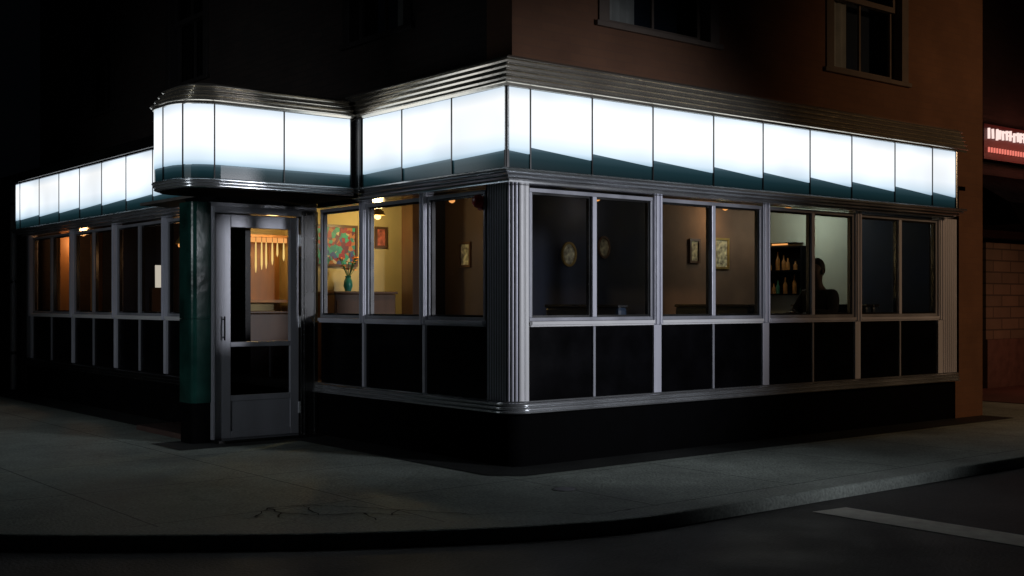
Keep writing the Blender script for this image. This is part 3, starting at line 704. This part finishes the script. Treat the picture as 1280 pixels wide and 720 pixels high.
b = MB(); b.lathe(0,0,[(.035,0),(.055,.06),(.045,.13),(.03,.16),(.038,.18)],16); b.build('vase', M['tealp'], t, smooth=True)
b = MB(); pts = []
for k in range(15):
    g = k*2.4; r = .03+.10*random.random(); p = (r*math.cos(g), r*math.sin(g), .24+.16*random.random()); pts.append(p); b.tube((0,0,.15), p, .004, 5)
b.build('stems', M['green'], t)
b = MB()
for p in pts:
    for k in range(7):
        g = k*.9; q = Vector(p); e = Vector((math.cos(g),math.sin(g),.3*random.uniform(-1,1)))*.045; w = Vector((-math.sin(g),math.cos(g),.2))*.018
        i = len(b.v); b.v += [tuple(q),tuple(q+e*.6+w),tuple(q+e),tuple(q+e*.6-w)]; b.f.append((i,i+1,i+2,i+3))
b.build('petals', M['orange'], t)
t = thing('menu_card', 'small bright white card standing in a wing window', 'card', (0,7.6,1.22))
b = MB(); b.hexa([(-.05,-.05,.38),(.06,-.05,.38),(.06,-.04,.38),(-.05,-.04,.38),(-.04,-.02,.68),(.07,-.02,.68),(.07,-.01,.68),(-.04,-.01,.68)]); b.build('card', M['cardglow'], t)  # card's lit look comes from its own emission, no lamp here
b = MB(); b.box(-.1,.1,-.08,.04,-.72,.378); b.build('stand', M['wood'], t)
for x, y, lab in ((-.30,10.5,'orange lit timber post in the farthest wing window'),(-.15,9.5,'orange lit timber post in the second farthest wing window')):
    t = thing('timber_post', lab, 'post', (x,y,FZ))
    b = MB(); b.box(-.07,.07,-.06,.06,0.06,CZ-FZ); b.build('shaft', M['owood'], t, bevel=.01)
    b = MB(); b.box(-.09,.09,-.08,.08,0,.06); b.build('foot', M['owood'], t)

# ------------------------------------------------------------------ person
def skin(name, nodes_, edges, m, parent=None, root=0, sub_=2):
    me = bpy.data.meshes.new(name); me.from_pydata([n[0] for n in nodes_], edges, [])
    o = bpy.data.objects.new(name, me); C.objects.link(o); me.materials.append(m)
    md = o.modifiers.new('skin','SKIN'); md.use_smooth_shade = True
    for i, n in enumerate(nodes_):
        r = n[1]; me.skin_vertices[0].data[i].radius = r if isinstance(r, tuple) else (r, r)
        me.skin_vertices[0].data[i].use_root = (i == root)
    s = o.modifiers.new('sub','SUBSURF'); s.levels = sub_; s.render_levels = sub_
    if parent: o.parent = parent
    return o
pr = thing('person', 'person in dark jacket seated at a booth table, facing left behind the third window', 'person', (5.15,.66,FZ-.03))
Nd = [((0,0,.50),.13),((.0,0,.72),.11),((-.05,0,.95),.12),((-.08,0,1.09),.065),((-.10,0,1.16),.056),((-.125,0,1.24),.08),((-.12,0,1.31),.098),((-.11,0,1.38),.07),((-.222,0,1.265),.016)]
Ed = [(0,1),(1,2),(2,3),(3,4),(4,5),(5,6),(6,7),(5,8)]
def limb(base, lst):
    prev = base
    for p, r in lst:
        Nd.append((p, r)); Ed.append((prev, len(Nd)-1)); prev = len(Nd)-1
    return prev
for s_ in (-1,1):
    h = limb(2, [((-.05,s_*.19,1.02),.055),((-.16,s_*.25,.79),.042),((-.40,s_*.13,.81),.026),((-.46,s_*.115,.805),.028)])
    for k, (dy, ln) in enumerate(((-.027,.075),(-.009,.09),(.009,.085),(.027,.065))):
        limb(h, [((-.49,s_*.115+dy,.80),.011),((-.49-ln*.5,s_*.115+dy*1.2,.80),.009),((-.49-ln,s_*.115+dy*1.2,.782),.007)])
    limb(h, [((-.46,s_*.115-s_*.04,.80),.011),((-.495,s_*.115-s_*.055,.79),.009)])
    limb(0, [((-.05,s_*.1,.50),.085),((-.46,s_*.12,.51),.06),((-.46,s_*.12,.13),.04),((-.60,s_*.13,.08),.035)])
skin('body', Nd, Ed, M['skin'], pr)
Nj = [((0,0,.55),.17),((.0,0,.72),.165),((-.04,0,.94),.185),((-.075,0,1.07),.095)]; Ej = [(0,1),(1,2),(2,3)]
for s_ in (-1,1):
    i = len(Nj); Nj += [((-.05,s_*.20,1.01),.085),((-.16,s_*.265,.79),.065),((-.37,s_*.14,.815),.042)]; Ej += [(2,i),(i,i+1),(i+1,i+2)]
skin('jacket', Nj, Ej, M['cloth'], pr)
Nt = [((0,0,.54),.13)]; Et = []
for s_ in (-1,1):
    i = len(Nt); Nt += [((-.05,s_*.1,.54),.10),((-.46,s_*.12,.53),.075),((-.46,s_*.12,.16),.06)]; Et += [(0,i),(i,i+1),(i+1,i+2)]
skin('trousers', Nt, Et, M['cloth'], pr)
skin('hair', [((-.085,0,1.22),.075),((-.08,0,1.31),.106),((-.10,0,1.395),.088),((-.15,0,1.395),.055)], [(0,1),(1,2),(2,3)], M['hair'], pr)
for s_ in (-1,1):
    b = MB(); b.lathe(0,0,[(.006,-.03),(.018,-.015),(.02,.01),(.006,.03)],10); b.build('ear', M['skin'], pr, smooth=True, loc=(-.12,s_*.094,1.28))
    b = MB(); b.lathe(0,0,[(.003,-.008),(.009,0),(.003,.008)],10); b.build('eye', M['cloth'], pr, smooth=True, loc=(-.205,s_*.03,1.295))
    b = MB(); b.box(-.62,-.42,s_*.125-.045,s_*.125+.045,.035,.12); b.build('shoe', M['cloth'], pr, bevel=.03)

# ------------------------------------------------------------------ neighbour at the right
NB = thing('neighbouring_building', 'dark neighbouring building with pale block wall at the right edge', 'building', (9.5,2.5,0))
FN = lambda a, n, z: Vector((a, -n, z))
b = MB(); b.fb(FN,0,13,-6,0,0,8); b.build('wall', M['dbrick'], NB)
b = MB(); b.fb(FN,2.35,13,0.002,.10,.80,2.38); b.build('block_wall', M['block'], NB)
b = MB(); b.fb(FN,2.3,13,0.002,.16,0,.80); b.build('base_course', M['basec'], NB, bevel=.01)
b = MB(); b.hexa([FN(1.6,.01,2.6),FN(13,.01,2.6),FN(13,1.1,2.6),FN(1.6,1.1,2.6),FN(1.6,.01,3.5),FN(13,.01,3.5),FN(13,.9,2.95),FN(1.6,.9,2.95)]); b.build('awning', M['black'], NB)
sg = thing('neon_sign', 'small red and pink neon sign glowing above the dark awning', 'sign', (12.0,2.35,3.75))
FS = lambda a, n, z: Vector((a, -n, z))
b = MB(); b.fb(FS,-.3,3.2,-.14,0,-.02,.55); b.build('board', M['signred'], sg)
a = -.2
while a < 3.1:
    b = MB(); w = random.choice([.03,.05,.07]); h0 = .30+random.uniform(0,.03); h1 = .49-random.uniform(0,.03)
    b.tube(FS(a,.03,h0),FS(a+random.uniform(-.01,.01),.03,h1),.022,8)
    if random.random() < .35: b.tube(FS(a,.03,h1-.02),FS(a+w,.03,h1-.02),.018,8)
    if random.random() < .35: b.tube(FS(a,.03,(h0+h1)/2),FS(a+w,.03,(h0+h1)/2),.016,8)
    a += w+.055
    b.build('upper_neon_tube', M['neonpink'], sg)
a = -.2
while a < 3.1:
    b = MB(); b.tube(FS(a,.03,.09),FS(a,.03,.17),.016,8)
    a += .085
    b.build('lower_neon_tube', M['neonred'], sg)
l = bpy.data.lights.new('sign_light','AREA'); l.shape='RECTANGLE'; l.size=3; l.size_y=.3; l.energy=6; l.color=(1,.28,.2)
lo = bpy.data.objects.new('sign_light', l); C.objects.link(lo); lo.parent = sg; lo.location = (1.4,-.45,.25); lo.rotation_euler = (math.radians(-90+180),0,0)

# ------------------------------------------------------------------ lights
def plight(name, loc, e, col, size=.1, kind='POINT', **k):
    l = bpy.data.lights.new(name, kind); l.energy = e; l.color = col; l.shadow_soft_size = size
    for a, v in k.items(): setattr(l, a, v)
    o = bpy.data.objects.new(name, l); C.objects.link(o); o.location = loc; return o
def aim(o, tgt):
    o.rotation_euler = (Vector(tgt)-o.location).to_track_quat('-Z','Y').to_euler()
plight('red_glow_fill', (12.4,.6,.9), 16, (1,.33,.2), .2)  # unseen low lamp added for the red glow on the forecourt
o = plight('street_light', (9.5,-12,5.5), 1000, (1,.62,.34), .35, 'SPOT', spot_size=math.radians(52), spot_blend=1.0); aim(o, (8.5,0,2.3))
o = plight('facade_fill_near', (4.2,-10.2,2.7), 2000, (.90,.92,1), .45, 'SPOT', spot_size=math.radians(31), spot_blend=1.0); aim(o, (1.0,0,1.6))  # added unseen spot, set low to light walls and metal
o = plight('wing_fill_left', (-13,-1.5,2.6), 720, (.88,.94,1), .45, 'SPOT', spot_size=math.radians(38), spot_blend=1.0); aim(o, (-.5,5.2,1.5))  # added unseen spot to brighten the wing and door frames
w = bpy.data.worlds.new('World'); scn.world = w; w.use_nodes = True
bg = w.node_tree.nodes['Background']; bg.inputs[0].default_value = (.35,.45,.6,1); bg.inputs[1].default_value = .0015

cam = bpy.data.cameras.new('camera'); co = bpy.data.objects.new('camera', cam); C.objects.link(co)
cam.lens = 36*1480/1280; cam.sensor_width = 36; cam.shift_y = .0141; cam.clip_end = 600
co.location = (-6.27,-7.79,1.4); co.rotation_euler = (math.radians(90),0,-math.atan2(.627,.779))
scn.camera = co
